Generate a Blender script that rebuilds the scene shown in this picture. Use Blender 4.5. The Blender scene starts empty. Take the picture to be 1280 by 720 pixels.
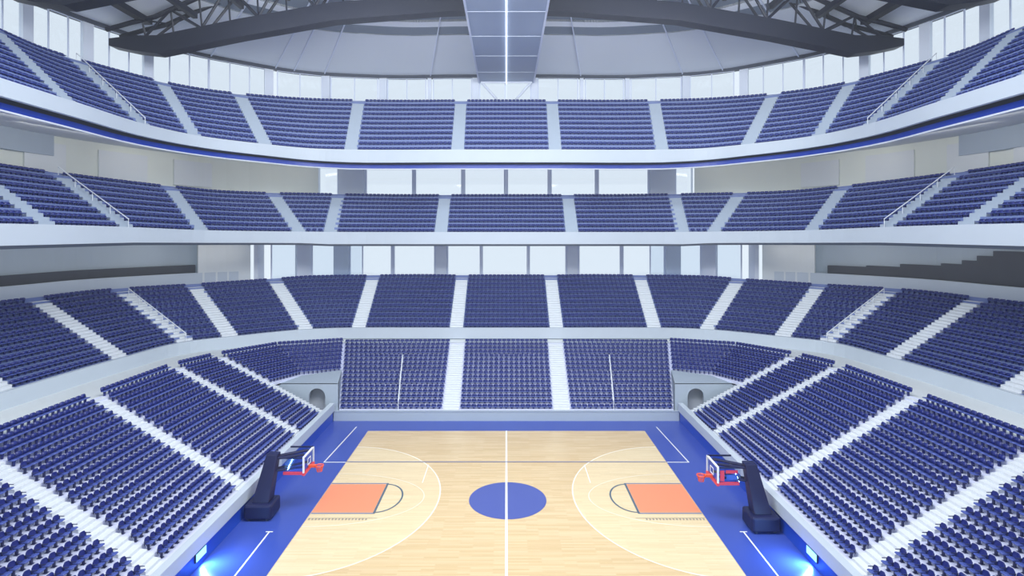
import bpy, bmesh, math, random
import numpy as np
from mathutils import Vector, Matrix
random.seed(7)
C = bpy.context.scene
COL = C.collection

# ------------------------------------------------------------------ camera, world, lights, exposure
EYE = 20.5
cam_d = bpy.data.cameras.new('camera'); cam = bpy.data.objects.new('camera', cam_d); COL.objects.link(cam)
cam.location = (0, 0, EYE); cam.rotation_euler = (math.pi / 2, 0, 0)
cam_d.sensor_width = 36; cam_d.lens = 36 * 700 / 1280
cam_d.shift_x = 7 / 1280; cam_d.shift_y = -68 / 1280
cam_d.clip_end = 600
C.camera = cam
C.view_settings.view_transform = 'Standard'; C.view_settings.look = 'None'
C.view_settings.exposure = 0.0; C.view_settings.gamma = 1; C.view_settings.use_curve_mapping = False

w = bpy.data.worlds.new('sky'); C.world = w; w.use_nodes = True
bg = w.node_tree.nodes['Background']; bg.inputs[0].default_value = (0.80, 0.90, 1.0, 1); bg.inputs[1].default_value = 1.0

def area(name, loc, aim, sx, sy, power, col=(1, 1, 1)):
    l = bpy.data.lights.new(name, 'AREA'); l.shape = 'RECTANGLE'; l.size = sx; l.size_y = sy; l.energy = power; l.color = col
    o = bpy.data.objects.new(name, l); COL.objects.link(o); o.location = loc
    o.rotation_euler = (Vector(aim) - Vector(loc)).to_track_quat('-Z', 'Y').to_euler()
    return o
area('court_floodlight', (0, 26, 45), (0, 38, 0), 26, 20, 6200, (1.0, 0.96, 0.88))  # added fill to brighten the court, no fixture modelled
area('stand_floodlight', (0, 30, 42), (0, 85, 12), 50, 10, 19000, (0.86, 0.92, 1.0))  # this and the next two: added fill for the stands, no fixtures
area('stand_floodlight', (6, 38, 43), (-40, 45, 8), 10, 24, 5500, (0.9, 0.93, 1.0))
area('stand_floodlight', (-6, 38, 43), (40, 45, 8), 10, 24, 5500, (0.9, 0.93, 1.0))

for sx in (-1, 1):
    area('ceiling_uplight', (sx * 22, 62, 44.5), (sx * 26, 84, 51), 30, 3, 2600, (0.92, 0.96, 1.0))  # added fill aimed upward to lighten the ceiling panels, unseen

# ------------------------------------------------------------------ materials
def mat(name, col, rough=0.6, metal=0.0, noise=0.0, nscale=2.0, emis=None, estr=0.0, spec=0.5, bump=0.0):
    m = bpy.data.materials.new(name); m.use_nodes = True
    nt = m.node_tree; b = nt.nodes['Principled BSDF']
    b.inputs['Base Color'].default_value = (*col, 1); b.inputs['Roughness'].default_value = rough
    b.inputs['Metallic'].default_value = metal; b.inputs['Specular IOR Level'].default_value = spec
    if noise or bump:
        tc = nt.nodes.new('ShaderNodeTexCoord'); n = nt.nodes.new('ShaderNodeTexNoise'); n.inputs['Scale'].default_value = nscale
        n.inputs['Detail'].default_value = 4
        nt.links.new(tc.outputs['Object'], n.inputs['Vector'])
        if noise:
            r = nt.nodes.new('ShaderNodeMapRange'); r.inputs['To Min'].default_value = 1 - noise; r.inputs['To Max'].default_value = 1 + noise
            nt.links.new(n.outputs['Fac'], r.inputs['Value'])
            mx = nt.nodes.new('ShaderNodeVectorMath'); mx.operation = 'SCALE'; mx.inputs[0].default_value = col
            nt.links.new(r.outputs['Result'], mx.inputs['Scale']); nt.links.new(mx.outputs['Vector'], b.inputs['Base Color'])
        if bump:
            bp = nt.nodes.new('ShaderNodeBump'); bp.inputs['Strength'].default_value = bump
            nt.links.new(n.outputs['Fac'], bp.inputs['Height']); nt.links.new(bp.outputs['Normal'], b.inputs['Normal'])
    if emis:
        b.inputs['Emission Color'].default_value = (*emis, 1); b.inputs['Emission Strength'].default_value = estr
    return m
def srgb(r, g, b):
    f = lambda c: ((c / 255 + 0.055) / 1.055) ** 2.4 if c > 10 else c / 255 / 12.92
    return (f(r), f(g), f(b))
M = {}
M['seat'] = mat('seat_navy', srgb(32, 43, 118), 0.36, noise=0.12, nscale=0.6)
M['seat_frame'] = mat('seat_frame', srgb(50, 56, 100), 0.45)
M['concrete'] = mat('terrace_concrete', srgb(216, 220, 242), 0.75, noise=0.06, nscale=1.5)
M['tread'] = mat('terrace_blue_grey', srgb(112, 128, 178), 0.6, noise=0.06, nscale=1.5)  # blue of the lit seat rows put into the upper terrace colour
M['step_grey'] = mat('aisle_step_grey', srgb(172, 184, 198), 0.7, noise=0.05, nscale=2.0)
M['pan'] = mat('seat_pan_blue', srgb(76, 92, 166), 0.4, noise=0.1, nscale=0.6)  # paler than the backs: light caught on the pans put into the colour
M['step'] = mat('aisle_step', srgb(218, 222, 226), 0.7, noise=0.05, nscale=2.0)
M['fascia'] = mat('fascia_white', srgb(194, 203, 212), 0.5, noise=0.03, nscale=0.4)
M['wall'] = mat('wall_white', srgb(222, 226, 226), 0.7, noise=0.04, nscale=0.3)
M['cream'] = mat('wall_cream', srgb(226, 230, 220), 0.7, noise=0.04, nscale=0.15)
M['greywall'] = mat('wall_grey', srgb(168, 180, 192), 0.7, noise=0.05, nscale=0.2)
M['pillar'] = mat('pillar_grey', srgb(222, 228, 238), 0.6)
M['mullion'] = mat('mullion', srgb(216, 223, 240), 0.5)
M['dark'] = mat('dark_trim', srgb(60, 68, 84), 0.6)
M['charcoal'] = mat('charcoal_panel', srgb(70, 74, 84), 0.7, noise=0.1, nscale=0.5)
M['steel'] = mat('truss_steel', srgb(12, 20, 42), 0.5, noise=0.1, nscale=0.5)
M['ceil'] = mat('ceiling_panel', srgb(214, 220, 228), 0.8, noise=0.05, nscale=0.1)
M['ceilgrey'] = mat('ceiling_grey', srgb(120, 132, 148), 0.8, noise=0.08, nscale=0.1)
M['ceildark'] = mat('ceiling_deck', srgb(150, 162, 182), 0.8, noise=0.15, nscale=0.08)
M['duct'] = mat('duct_grey', srgb(158, 172, 196), 0.5, noise=0.05, nscale=0.2)
M['white'] = mat('white_metal', srgb(236, 240, 245), 0.35)
M['lamp'] = mat('lamp_strip', srgb(240, 245, 250), 0.4, emis=(0.8, 0.9, 1), estr=1.6)
M['ribbon'] = mat('led_ribbon', srgb(20, 60, 170), 0.35, emis=srgb(15, 70, 190), estr=0.08)
M['bluefloor'] = mat('blue_floor', srgb(60, 82, 168), 0.28, noise=0.05, nscale=0.3)
M['bluepanel'] = mat('blue_panel', srgb(34, 80, 190), 0.35)
M['navy'] = mat('navy_pad', srgb(18, 25, 70), 0.45)
M['orange'] = mat('key_paint', srgb(238, 146, 106), 0.3)
M['circle'] = mat('circle_paint', srgb(78, 92, 164), 0.28)
M['line'] = mat('white_line', srgb(245, 243, 236), 0.35)
M['arcline'] = mat('cream_line', srgb(244, 234, 214), 0.35)
M['greyline'] = mat('slate_line', srgb(120, 126, 160), 0.35)
M['tealline'] = mat('teal_line', srgb(84, 104, 120), 0.35)
M['tan'] = mat('tick_paint', srgb(150, 142, 128), 0.4)
M['rim'] = mat('rim_orange', srgb(240, 96, 60), 0.4)
M['red'] = mat('red_pad', srgb(222, 60, 80), 0.45)
M['shade'] = mat('portal_interior', srgb(190, 196, 205), 0.8)
M['led'] = mat('led_lamp', srgb(150, 210, 255), 0.4, emis=(0.25, 0.6, 1.0), estr=1.8)

def wood():
    m = bpy.data.materials.new('maple_planks'); m.use_nodes = True; nt = m.node_tree; b = nt.nodes['Principled BSDF']
    tc = nt.nodes.new('ShaderNodeTexCoord')
    br = nt.nodes.new('ShaderNodeTexBrick'); br.offset = 0.37
    br.inputs['Scale'].default_value = 1.0; br.inputs['Brick Width'].default_value = 2.2; br.inputs['Row Height'].default_value = 0.16
    br.inputs['Mortar Size'].default_value = 0.004; br.inputs['Mortar'].default_value = (*srgb(205, 180, 140), 1)
    br.inputs['Color1'].default_value = (*srgb(226, 200, 156), 1); br.inputs['Color2'].default_value = (*srgb(214, 184, 138), 1)
    nt.links.new(tc.outputs['Object'], br.inputs['Vector'])
    mp = nt.nodes.new('ShaderNodeMapping'); mp.inputs['Scale'].default_value = (0.25, 3.0, 1)
    nz = nt.nodes.new('ShaderNodeTexNoise'); nz.inputs['Scale'].default_value = 1.2; nz.inputs['Detail'].default_value = 5
    nt.links.new(tc.outputs['Object'], mp.inputs['Vector']); nt.links.new(mp.outputs['Vector'], nz.inputs['Vector'])
    rg = nt.nodes.new('ShaderNodeMapRange'); rg.inputs['To Min'].default_value = 0.9; rg.inputs['To Max'].default_value = 1.08
    nt.links.new(nz.outputs['Fac'], rg.inputs['Value'])
    sc = nt.nodes.new('ShaderNodeVectorMath'); sc.operation = 'SCALE'
    nt.links.new(br.outputs['Color'], sc.inputs[0]); nt.links.new(rg.outputs['Result'], sc.inputs['Scale'])
    nt.links.new(sc.outputs['Vector'], b.inputs['Base Color'])
    b.inputs['Roughness'].default_value = 0.22
    return m
M['wood'] = wood()
def lightwood():
    m = M['wood'].copy(); m.name = 'maple_planks_pale'
    for n in m.node_tree.nodes:
        if n.type == 'TEX_BRICK':
            n.inputs['Color1'].default_value = (*srgb(236, 214, 172), 1); n.inputs['Color2'].default_value = (*srgb(228, 204, 160), 1)
    return m
M['palewood'] = lightwood()
def pane_mat(name, tint, gl=0.08, frost=0.0):
    m = bpy.data.materials.new(name); m.use_nodes = True; nt = m.node_tree
    for n in list(nt.nodes):
        if n.type != 'OUTPUT_MATERIAL': nt.nodes.remove(n)
    out = [n for n in nt.nodes][0]
    t = nt.nodes.new('ShaderNodeBsdfTransparent'); t.inputs[0].default_value = (*tint, 1)
    g = nt.nodes.new('ShaderNodeBsdfGlossy'); g.inputs['Roughness'].default_value = 0.05
    mx = nt.nodes.new('ShaderNodeMixShader'); mx.inputs[0].default_value = gl
    nt.links.new(t.outputs[0], mx.inputs[1]); nt.links.new(g.outputs[0], mx.inputs[2]); nt.links.new(mx.outputs[0], out.inputs['Surface'])
    return m
M['pane'] = pane_mat('window_glass', (0.93, 0.95, 0.97))
M['pane_dim'] = pane_mat('tinted_window_glass', (0.80, 0.86, 0.93))
M['board'] = pane_mat('backboard_acrylic', (0.82, 0.87, 0.95), 0.05)

# ------------------------------------------------------------------ mesh helpers
class MB:
    def __init__(s): s.v = []; s.f = []; s.mi = []
    def add(s, vs, fs, mi=0):
        o = len(s.v); s.v += [tuple(p) for p in vs]; s.f += [tuple(i + o for i in f) for f in fs]; s.mi += [mi] * len(fs)
    def hexa(s, p, mi=0):   # 8 points: bottom 4 (ccw), top 4
        s.add(p, [(3, 2, 1, 0), (4, 5, 6, 7), (0, 1, 5, 4), (1, 2, 6, 5), (2, 3, 7, 6), (3, 0, 4, 7)], mi)
    def box(s, x0, x1, y0, y1, z0, z1, mi=0):
        s.hexa([(x0, y0, z0), (x1, y0, z0), (x1, y1, z0), (x0, y1, z0), (x0, y0, z1), (x1, y0, z1), (x1, y1, z1), (x0, y1, z1)], mi)
    def tube(s, a, b, r, n=8, mi=0, r2=None):
        a, b = Vector(a), Vector(b); d = (b - a).normalized(); r2 = r if r2 is None else r2
        u = d.orthogonal().normalized(); v = d.cross(u)
        ring = lambda c, q: [c + (u * math.cos(2 * math.pi * k / n) + v * math.sin(2 * math.pi * k / n)) * q for k in range(n)]
        s.add(ring(a, r) + ring(b, r2), [(k, (k + 1) % n, n + (k + 1) % n, n + k) for k in range(n)] + [tuple(range(n - 1, -1, -1)), tuple(range(n, 2 * n))], mi)
    def bar(s, a, b, wd, ht, mi=0):  # box beam from a to b, z-up section
        a, b = Vector(a), Vector(b); d = (b - a).normalized(); sd = d.cross(Vector((0, 0, 1)))
        sd = sd.normalized() if sd.length > 1e-4 else Vector((1, 0, 0)); up = sd.cross(d)
        h, k = sd * wd / 2, up * ht / 2
        s.hexa([a - h - k, a + h - k, b + h - k, b - h - k, a - h + k, a + h + k, b + h + k, b - h + k], mi)
    def ribbon(s, A, B, mi=0, flip=False):  # surface between two polylines
        n = len(A); fs = [(i, i + 1, n + i + 1, n + i) for i in range(n - 1)]
        if flip: fs = [f[::-1] for f in fs]
        s.add(list(A) + list(B), fs, mi)
    def loop_solid(s, rings, mi=0):   # closed section swept along: rings = list of equal-length point lists
        n = len(rings[0]); vs = [p for r in rings for p in r]; fs = []
        for i in range(len(rings) - 1):
            for k in range(n):
                a = i * n + k; b = i * n + (k + 1) % n; fs.append((a, b, b + n, a + n))
        fs.append(tuple(range(n - 1, -1, -1))); fs.append(tuple(range((len(rings) - 1) * n, len(rings) * n)))
        s.add(vs, fs, mi)
    def build(s, name, mats, parent=None, smooth=False, origin=None):
        me = bpy.data.meshes.new(name)
        vs = s.v if origin is None else [(p[0] - origin[0], p[1] - origin[1], p[2] - origin[2]) for p in s.v]
        me.from_pydata([tuple(p) for p in vs], [], s.f)
        for m in (mats if isinstance(mats, (list, tuple)) else [mats]): me.materials.append(m)
        me.polygons.foreach_set('material_index', s.mi)
        bm = bmesh.new(); bm.from_mesh(me); bmesh.ops.recalc_face_normals(bm, faces=bm.faces); bm.to_mesh(me); bm.free()
        if smooth: me.polygons.foreach_set('use_smooth', [True] * len(me.polygons))
        me.update()
        o = bpy.data.objects.new(name, me); COL.objects.link(o)
        if origin is not None and parent is None: o.location = origin
        if parent is not None: o.parent = parent
        return o
def thing(name, label, cat, loc=(0, 0, 0), group=None, kind=None):
    o = bpy.data.objects.new(name, None); COL.objects.link(o); o.location = loc; o['label'] = label; o['category'] = cat
    if group: o['group'] = group
    if kind: o['kind'] = kind
    return o
def tag(o, label, cat, group=None, kind=None):
    o['label'] = label; o['category'] = cat
    if group: o['group'] = group
    if kind: o['kind'] = kind
    return o
def struct(o, label=None):
    o['kind'] = 'structure'
    if label: o['label'] = label
    return o
def ordinal(n):
    L = 'zeroth first second third fourth fifth sixth seventh eighth ninth tenth eleventh twelfth thirteenth fourteenth fifteenth sixteenth seventeenth eighteenth nineteenth twentieth'.split()
    if n <= 20: return L[n]
    if n < 30: return 'twenty-' + L[n - 20]
    if n == 30: return 'thirtieth'
    return 'thirty-' + L[n - 30]

# ------------------------------------------------------------------ the bowl: tiers described by control stations along the ring
# station: front x, y, z, back x, y, z, kind ('a' stair aisle, 'r' stair with handrail, 'n' none)
T1 = dict(name='lower', N=16, st=[
    (0, 61.5, 1.1, 0, 74.7, 6.0, 'n'), (6.1, 61.5, 1.1, 6.5, 74.7, 6.0, 'a'), (18.4, 61.5, 1.1, 21.5, 74.3, 6.0, 'n'),
    (19.2, 61.0, 1.2, 28.5, 69.5, 6.4, 'n'), (19.3, 59.3, 1.4, 31.8, 61.0, 6.9, 'a'), (19.3, 52.6, 1.6, 32.6, 54.5, 7.3, 'a'),
    (19.3, 41.3, 1.8, 33, 44.6, 7.3, 'a'), (19.3, 31.2, 1.8, 33.2, 34.0, 7.3, 'a'), (19.3, 21.5, 1.8, 33.3, 23.0, 7.3, 'n')])
T2 = dict(name='second', N=12, st=[
    (0, 75.9, 7.7, 0, 87.4, 13.6, 'n'), (6.8, 75.9, 7.7, 6.9, 87.4, 13.6, 'a'), (20.1, 75.9, 7.7, 20.7, 87.4, 13.6, 'a'),
    (23.4, 75.6, 7.7, 29.8, 85.7, 13.6, 'n'), (26.6, 74.7, 7.7, 34.6, 83.2, 13.4, 'a'), (34.1, 69.5, 7.7, 43.4, 77.5, 13.1, 'a'), (37.8, 66.4, 7.7, 48.6, 70.3, 13.2, 'r'),
    (39.6, 57.8, 7.7, 50.9, 60.3, 13.2, 'a'), (40.6, 45.5, 7.7, 52.2, 47.6, 13.2, 'a'), (41, 34, 7.7, 52.6, 35, 13.2, 'n')])
T3 = dict(name='third', N=9, st=[
    (0, 80, 20.65, 0, 91.5, 26.4, 'n'), (9.4, 80, 20.65, 10, 91.5, 26.4, 'a'), (25.1, 79.6, 20.67, 27.2, 91, 26.5, 'a'),
    (28.8, 78.2, 20.7, 36.4, 86.9, 26.4, 'a'), (37.5, 69.2, 20.85, 46.3, 76.6, 26.6, 'a'), (39.7, 59.2, 21.1, 51.1, 63, 27.0, 'r'),
    (39.7, 49, 21.2, 51.3, 51.8, 27.1, 'a'), (39.3, 38, 21.2, 51, 39.5, 27.1, 'n')])
T4 = dict(name='upper', N=11, st=[
    (0, 80.1, 32.4, 0, 92.6, 42.0, 'n'), (7.0, 80.1, 32.4, 7.5, 92.6, 42.0, 'a'), (22.3, 80.1, 32.4, 24.3, 92.4, 42.0, 'a'),
    (27.4, 79.1, 32.4, 32.5, 90.6, 41.8, 'n'), (32.3, 75.4, 32.4, 40.6, 84.8, 41.2, 'a'), (38.0, 68.6, 32.4, 47.5, 76.8, 40.9, 'a'), (39.8, 62.0, 32.4, 51.4, 66.2, 40.8, 'r'),
    (39.6, 51.1, 32.4, 51.8, 56.0, 40.8, 'a'), (39.3, 42.8, 32.4, 51.6, 45.5, 40.8, 'a'), (38.8, 33, 32.4, 51.2, 34.5, 40.8, 'n')])

def cr(p0, p1, p2, p3, t):
    return 0.5 * ((2 * p1) + (-p0 + p2) * t + (2 * p0 - 5 * p1 + 4 * p2 - p3) * t * t + (-p0 + 3 * p1 - 3 * p2 + p3) * t ** 3)
class Tier:
    def __init__(s, d, sharp=False):
        s.N = d['N']; st = d['st']; s.n = len(st) - 1; s.sharp = sharp; s.name = d['name']
        full = [(-a[0], a[1], a[2], -a[3], a[4], a[5]) for a in st[:0:-1]] + [a[:6] for a in st]
        s.P = np.array(full, float); s.kind = [a[6] for a in st[:0:-1]] + [a[6] for a in st]
        s.L = len(full)
    def ctrl(s, u):      # u in 0..L-1
        i = min(max(int(math.floor(u)), 0), s.L - 2); t = u - i
        g = lambda k: s.P[min(max(k, 0), s.L - 1)]
        lin = g(i) * (1 - t) + g(i + 1) * t
        if t < 1e-9: return g(i)
        # centripetal-like tangents scaled to the interval to avoid overshoot
        def tang(k, L):
            a, b, c = g(k - 1), g(k), g(k + 1)
            d1 = max(np.linalg.norm((b - a)[:2]), 1e-6) if k > 0 else None; d2 = max(np.linalg.norm((c - b)[:2]), 1e-6) if k < s.L - 1 else None
            if d1 is None: return (c - b) / d2 * L
            if d2 is None: return (b - a) / d1 * L
            return ((b - a) / d1 * d2 + (c - b) / d2 * d1) / (d1 + d2) * L
        Lc = np.linalg.norm((g(i + 1) - g(i))[:2])
        m0, m1 = tang(i, Lc), tang(i + 1, Lc)
        h = (2 * t**3 - 3 * t**2 + 1) * g(i) + (t**3 - 2 * t**2 + t) * m0 + (-2 * t**3 + 3 * t**2) * g(i + 1) + (t**3 - t**2) * m1
        if s.sharp: h = np.concatenate([lin[:3], lin[3:]])
        return h
    def at(s, u, v):     # plan point and floor height of a continuous slope
        c = s.ctrl(u); return (c[0] + (c[3] - c[0]) * v, c[1] + (c[4] - c[1]) * v)
    def z(s, u, i):      # tread height of row i (0..N-1)
        c = s.ctrl(u); return c[2] + (c[5] - c[2]) * i / (s.N - 1)
    def us(s, k=6, a=0, b=None):
        b = s.L - 1 if b is None else b
        return [a + (b - a) * j / ((b - a) * k) for j in range(int(round((b - a) * k)) + 1)]
tiers = [Tier(T1, True), Tier(T2), Tier(T3), Tier(T4)]
t1, t2, t3, t4 = tiers
CUT = 8                       # rows missing above the corner portals of the lower tier
def corner(t, u):
    if t is not t1: return False
    m = (t.L - 1) / 2; q = abs(u - m); return 2.0 + 1e-6 < q < 4.0 - 1e-6

descr = {
 'lower': ('lowest seating tier, sloping down on three sides to the basketball court', 'seating tier'),
 'second': ('second seating tier up, behind the white band above the courtside seats', 'seating tier'),
 'third': ('third seating tier up, balcony with plain white front at eye level', 'seating tier'),
 'upper': ('topmost seating tier under the roof, balcony with blue ribbon beneath its front', 'seating tier')}
roots = {}
for t in tiers:
    m = (t.L - 1) / 2
    root = thing(t.name + '_seating_tier', *descr[t.name], loc=(0, t.P[t.n][1], 0)); roots[t.name] = root
    inv = (0, t.P[t.n][1], 0)
    # --- terrace steps
    mb = MB()
    def terr(ua, ub, r0):
        us = t.us(6, ua, ub)
        for i in range(r0, t.N):
            v0, v1 = i / t.N, (i + 1) / t.N
            A = [(*t.at(u, v0), t.z(u, i)) for u in us]; B = [(*t.at(u, v1), t.z(u, i)) for u in us]
            mb.ribbon(A, B)
            if i < t.N - 1: mb.ribbon(B, [(b[0], b[1], t.z(u, i + 1)) for b, u in zip(B, us)])
            if i == r0:
                zb = [0.0 if t is t1 else t.z(u, 0) - 0.3 for u in us]
                mb.ribbon([(a[0], a[1], z) for a, z in zip(A, zb)], A)
    if t is t1:
        terr(0, m - 4, 0); terr(m - 4, m - 2, CUT); terr(m - 2, m + 2, 0); terr(m + 2, m + 4, CUT); terr(m + 4, t.L - 1, 0)
    else: terr(0, t.L - 1, 0)
    us = t.us(6)
    vw = {'lower': 1.0, 'second': 1.3, 'third': 1.22, 'upper': 1.16}[t.name]
    if vw > 1:
        mb.ribbon([(*t.at(u, 1), t.z(u, t.N - 1)) for u in us], [(*t.at(u, vw), t.z(u, t.N - 1)) for u in us])
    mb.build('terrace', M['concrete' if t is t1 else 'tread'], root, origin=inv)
    if t is not t1:
        kb = MB(); kb.loop_solid([[(*t.at(u, 1.0), t.z(u, t.N - 1)), (*t.at(u, 1.012), t.z(u, t.N - 1)), (*t.at(u, 1.012), t.z(u, t.N - 1) + 0.4), (*t.at(u, 1.0), t.z(u, t.N - 1) + 0.4)] for u in us])
        kb.build('rear_kerb', M['tread'], root, origin=inv)
    # --- stairs in the aisles
    def frame(u, v, e=0.01):
        a, b = Vector(t.at(max(u - e, 0), v)), Vector(t.at(min(u + e, t.L - 1), v)); tg = (b - a).normalized()
        c = t.ctrl(u); o = Vector((c[3] - c[0], c[4] - c[1])).normalized()
        return tg, o
    for k in range(t.L):
        if t.kind[k] == 'n': continue
        s_ = MB(); wd = 1.8 if not (t is t1 and abs(k - m) > 2) else 1.35
        for i in range(0, t.N):
            tg, _ = frame(k, (i + 0.5) / t.N)
            p0, p1, pm = Vector(t.at(k, i / t.N)), Vector(t.at(k, (i + 1) / t.N)), Vector(t.at(k, (i + 0.5) / t.N))
            z = t.z(k, i); rise = t.z(k, min(i + 1, t.N - 1)) - z
            def slab(a, b, z0, z1):
                h = tg * wd / 2
                s_.hexa([(a.x - h.x, a.y - h.y, z0), (a.x + h.x, a.y + h.y, z0), (b.x + h.x, b.y + h.y, z0), (b.x - h.x, b.y - h.y, z0),
                         (a.x - h.x, a.y - h.y, z1), (a.x + h.x, a.y + h.y, z1), (b.x + h.x, b.y + h.y, z1), (b.x - h.x, b.y - h.y, z1)])
            slab(p0 - (p1 - p0) * 0.03, pm, z - (rise if i else 0.1), z + 0.03)
            if i < t.N - 1: slab(pm, p1 + (p1 - p0) * 0.03, z - 0.05, z + rise / 2 + 0.03)
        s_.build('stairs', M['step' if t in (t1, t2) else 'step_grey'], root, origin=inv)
        if t.kind[k] == 'r':
            r_ = MB(); pts = []
            for i in range(0, t.N, 2):
                p = t.at(k, (i + 0.25) / t.N); z = t.z(k, i); pts.append((p[0], p[1], z + 0.95)); r_.tube((p[0], p[1], z), pts[-1], 0.035, 6)
            for a, b in zip(pts[:-1], pts[1:]): r_.tube(a, b, 0.06, 6)
            r_.build('handrail', M['white'], root, origin=inv)
    # --- balcony front
    fb = MB(); vv = -0.035
    def sec(u):
        x0, y0 = t.at(u, vv); x1, y1 = t.at(u, 0.0); zt = t.z(u, 0)
        q = min(1, max(0, (abs(u - m) - 2) / 3))
        bot = {'lower': 0.0, 'second': 6.35, 'third': 19.0 + 0.55 * q, 'upper': 30.65 + 0.45 * q}[t.name]
        return x0, y0, x1, y1, zt, bot
    if t is not t1:
        rings = []
        for u in us:
            x0, y0, x1, y1, zt, bot = sec(u); rings.append([(x0, y0, bot), (x1, y1, bot), (x1, y1, zt + 0.08), (x0, y0, zt + 0.08)])
        fb.loop_solid(rings); fb.build('balcony_front', M['fascia'], root, origin=inv)
    if t is t3:
        d_ = MB(); d_.loop_solid([[(*t.at(u, -0.03), sec(u)[5] - 0.28), (*t.at(u, 0.03), sec(u)[5] - 0.28), (*t.at(u, 0.03), sec(u)[5]), (*t.at(u, -0.03), sec(u)[5])] for u in us])
        d_.build('shadow_gap_trim', M['dark'], root, origin=inv)  # dark strip along the bottom edge of the balcony front
        s2 = MB(); s2.ribbon([(*t.at(u, 0.0), sec(u)[5]) for u in us], [(*t.at(u, 1.22), sec(u)[5] + 0.1) for u in us]); s2.build('soffit', M['wall'], root, origin=inv)
    if t is t4:
        d_ = MB(); rb = []
        for u in us:
            b = sec(u)[5]; rb.append([(*t.at(u, 0.075), b - 0.8), (*t.at(u, 0.10), b - 0.8), (*t.at(u, 0.10), b - 0.15), (*t.at(u, 0.075), b - 0.15)])
        d_.loop_solid(rb); d_.build('blue_ribbon_board', M['ribbon'], root, origin=inv)
        d_ = MB(); d_.ribbon([(*t.at(u, 0.0), sec(u)[5]) for u in us], [(*t.at(u, 0.08), sec(u)[5] + 0.25) for u in us]); d_.ribbon([(*t.at(u, 0.08), sec(u)[5] - 0.15) for u in us], [(*t.at(u, 0.08), sec(u)[5] + 0.3) for u in us]); d_.build('front_soffit', M['dark'], root, origin=inv)
        d_ = MB(); pts = [(*t.at(u, 0.06), sec(u)[5] - 0.82) for u in t.us(4)]
        for a, b in zip(pts[:-1], pts[1:]): d_.tube(a, b, 0.09, 6)
        d_.build('light_tube', M['white'], root, origin=inv)
        s2 = MB(); s2.ribbon([(*t.at(u, 0.09), sec(u)[5] + 0.3) for u in us], [(*t.at(u, 1.15), 31.9) for u in us]); s2.build('soffit', M['wall'], root, origin=inv)

# ------------------------------------------------------------------ seats
def seat_parts_lo():
    m = MB()
    w2 = 0.24
    # backrest: chamfered panel leaning back
    out = [(-w2, 0.36), (w2, 0.36), (w2, 0.56), (w2 * 0.72, 0.64), (-w2 * 0.72, 0.64), (-w2, 0.56)]
    fr = [(x, 0.16 + (z - 0.4) * 0.22, z) for x, z in out]; bk = [(x, y + 0.06, z) for x, y, z in fr]
    n = 6; m.add(fr + bk, [tuple(range(n)), tuple(range(2 * n - 1, n - 1, -1))] + [(i, n + i, n + (i + 1) % n, (i + 1) % n) for i in range(n)])
    m.hexa([(-w2, -0.20, 0.35), (w2, -0.20, 0.35), (w2, 0.18, 0.32), (-w2, 0.18, 0.32), (-w2, -0.20, 0.40), (w2, -0.20, 0.40), (w2, 0.18, 0.38), (-w2, 0.18, 0.38)], 1)
    m.hexa([(-0.05, 0.0, 0.0), (0.05, 0.0, 0.0), (0.05, 0.14, 0.0), (-0.05, 0.14, 0.0), (-0.05, -0.04, 0.33), (0.05, -0.04, 0.33), (0.05, 0.14, 0.33), (-0.05, 0.14, 0.33)])
    return m
lo = seat_parts_lo()

def hi_back():
    bm = bmesh.new(); nx, nz = 6, 6; th = 0.035; g = {}
    for s in (0, 1):
        for i in range(nx + 1):
            for k in range(nz + 1):
                x = -0.24 + 0.48 * i / nx; zz = k / nz
                z = 0.35 + 0.29 * zz
                wsc = 1.0 if zz < 0.7 else 1 - 0.30 * ((zz - 0.7) / 0.3) ** 2
                y = 0.17 + (z - 0.4) * 0.22 - 0.05 * (x / 0.225) ** 2 + 0.02 * math.sin(zz * math.pi)
                g[s, i, k] = bm.verts.new((x * wsc, y + s * th, z))
    for i in range(nx):
        for k in range(nz):
            bm.faces.new((g[0, i, k], g[0, i + 1, k], g[0, i + 1, k + 1], g[0, i, k + 1])); bm.faces.new((g[1, i, k], g[1, i, k + 1], g[1, i + 1, k + 1], g[1, i + 1, k]))
    for i in range(nx):
        bm.faces.new((g[0, i, 0], g[1, i, 0], g[1, i + 1, 0], g[0, i + 1, 0])); bm.faces.new((g[0, i, nz], g[0, i + 1, nz], g[1, i + 1, nz], g[1, i, nz]))
    for k in range(nz):
        bm.faces.new((g[0, 0, k], g[0, 0, k + 1], g[1, 0, k + 1], g[1, 0, k])); bm.faces.new((g[0, nx, k], g[1, nx, k], g[1, nx, k + 1], g[0, nx, k + 1]))
    return bm
def hi_pan():
    bm = bmesh.new(); prof = [(-0.22, 0.37), (-0.20, 0.405), (-0.13, 0.41), (0.05, 0.385), (0.16, 0.375), (0.16, 0.33), (0.05, 0.335), (-0.17, 0.345)]
    rings = []
    for x, s in ((-0.21, 0.9), (-0.19, 1), (0.0, 1), (0.19, 1), (0.21, 0.9)):
        dz = 0.012 * (abs(x) / 0.21) ** 2
        rings.append([bm.verts.new((x, y * s if s < 1 else y, z + dz)) for y, z in prof])
    n = len(prof)
    for a, b in zip(rings[:-1], rings[1:]):
        for k in range(n): bm.faces.new((a[k], a[(k + 1) % n], b[(k + 1) % n], b[k]))
    bm.faces.new(rings[0][::-1]); bm.faces.new(rings[-1])
    return bm
def bm_obj(name, bm, m, parent=None, smooth=True):
    bmesh.ops.recalc_face_normals(bm, faces=bm.faces)
    me = bpy.data.meshes.new(name); bm.to_mesh(me); bm.free(); me.materials.append(m)
    if smooth: me.polygons.foreach_set('use_smooth', [True] * len(me.polygons))
    o = bpy.data.objects.new(name, me); COL.objects.link(o)
    if parent: o.parent = parent
    return o

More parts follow.
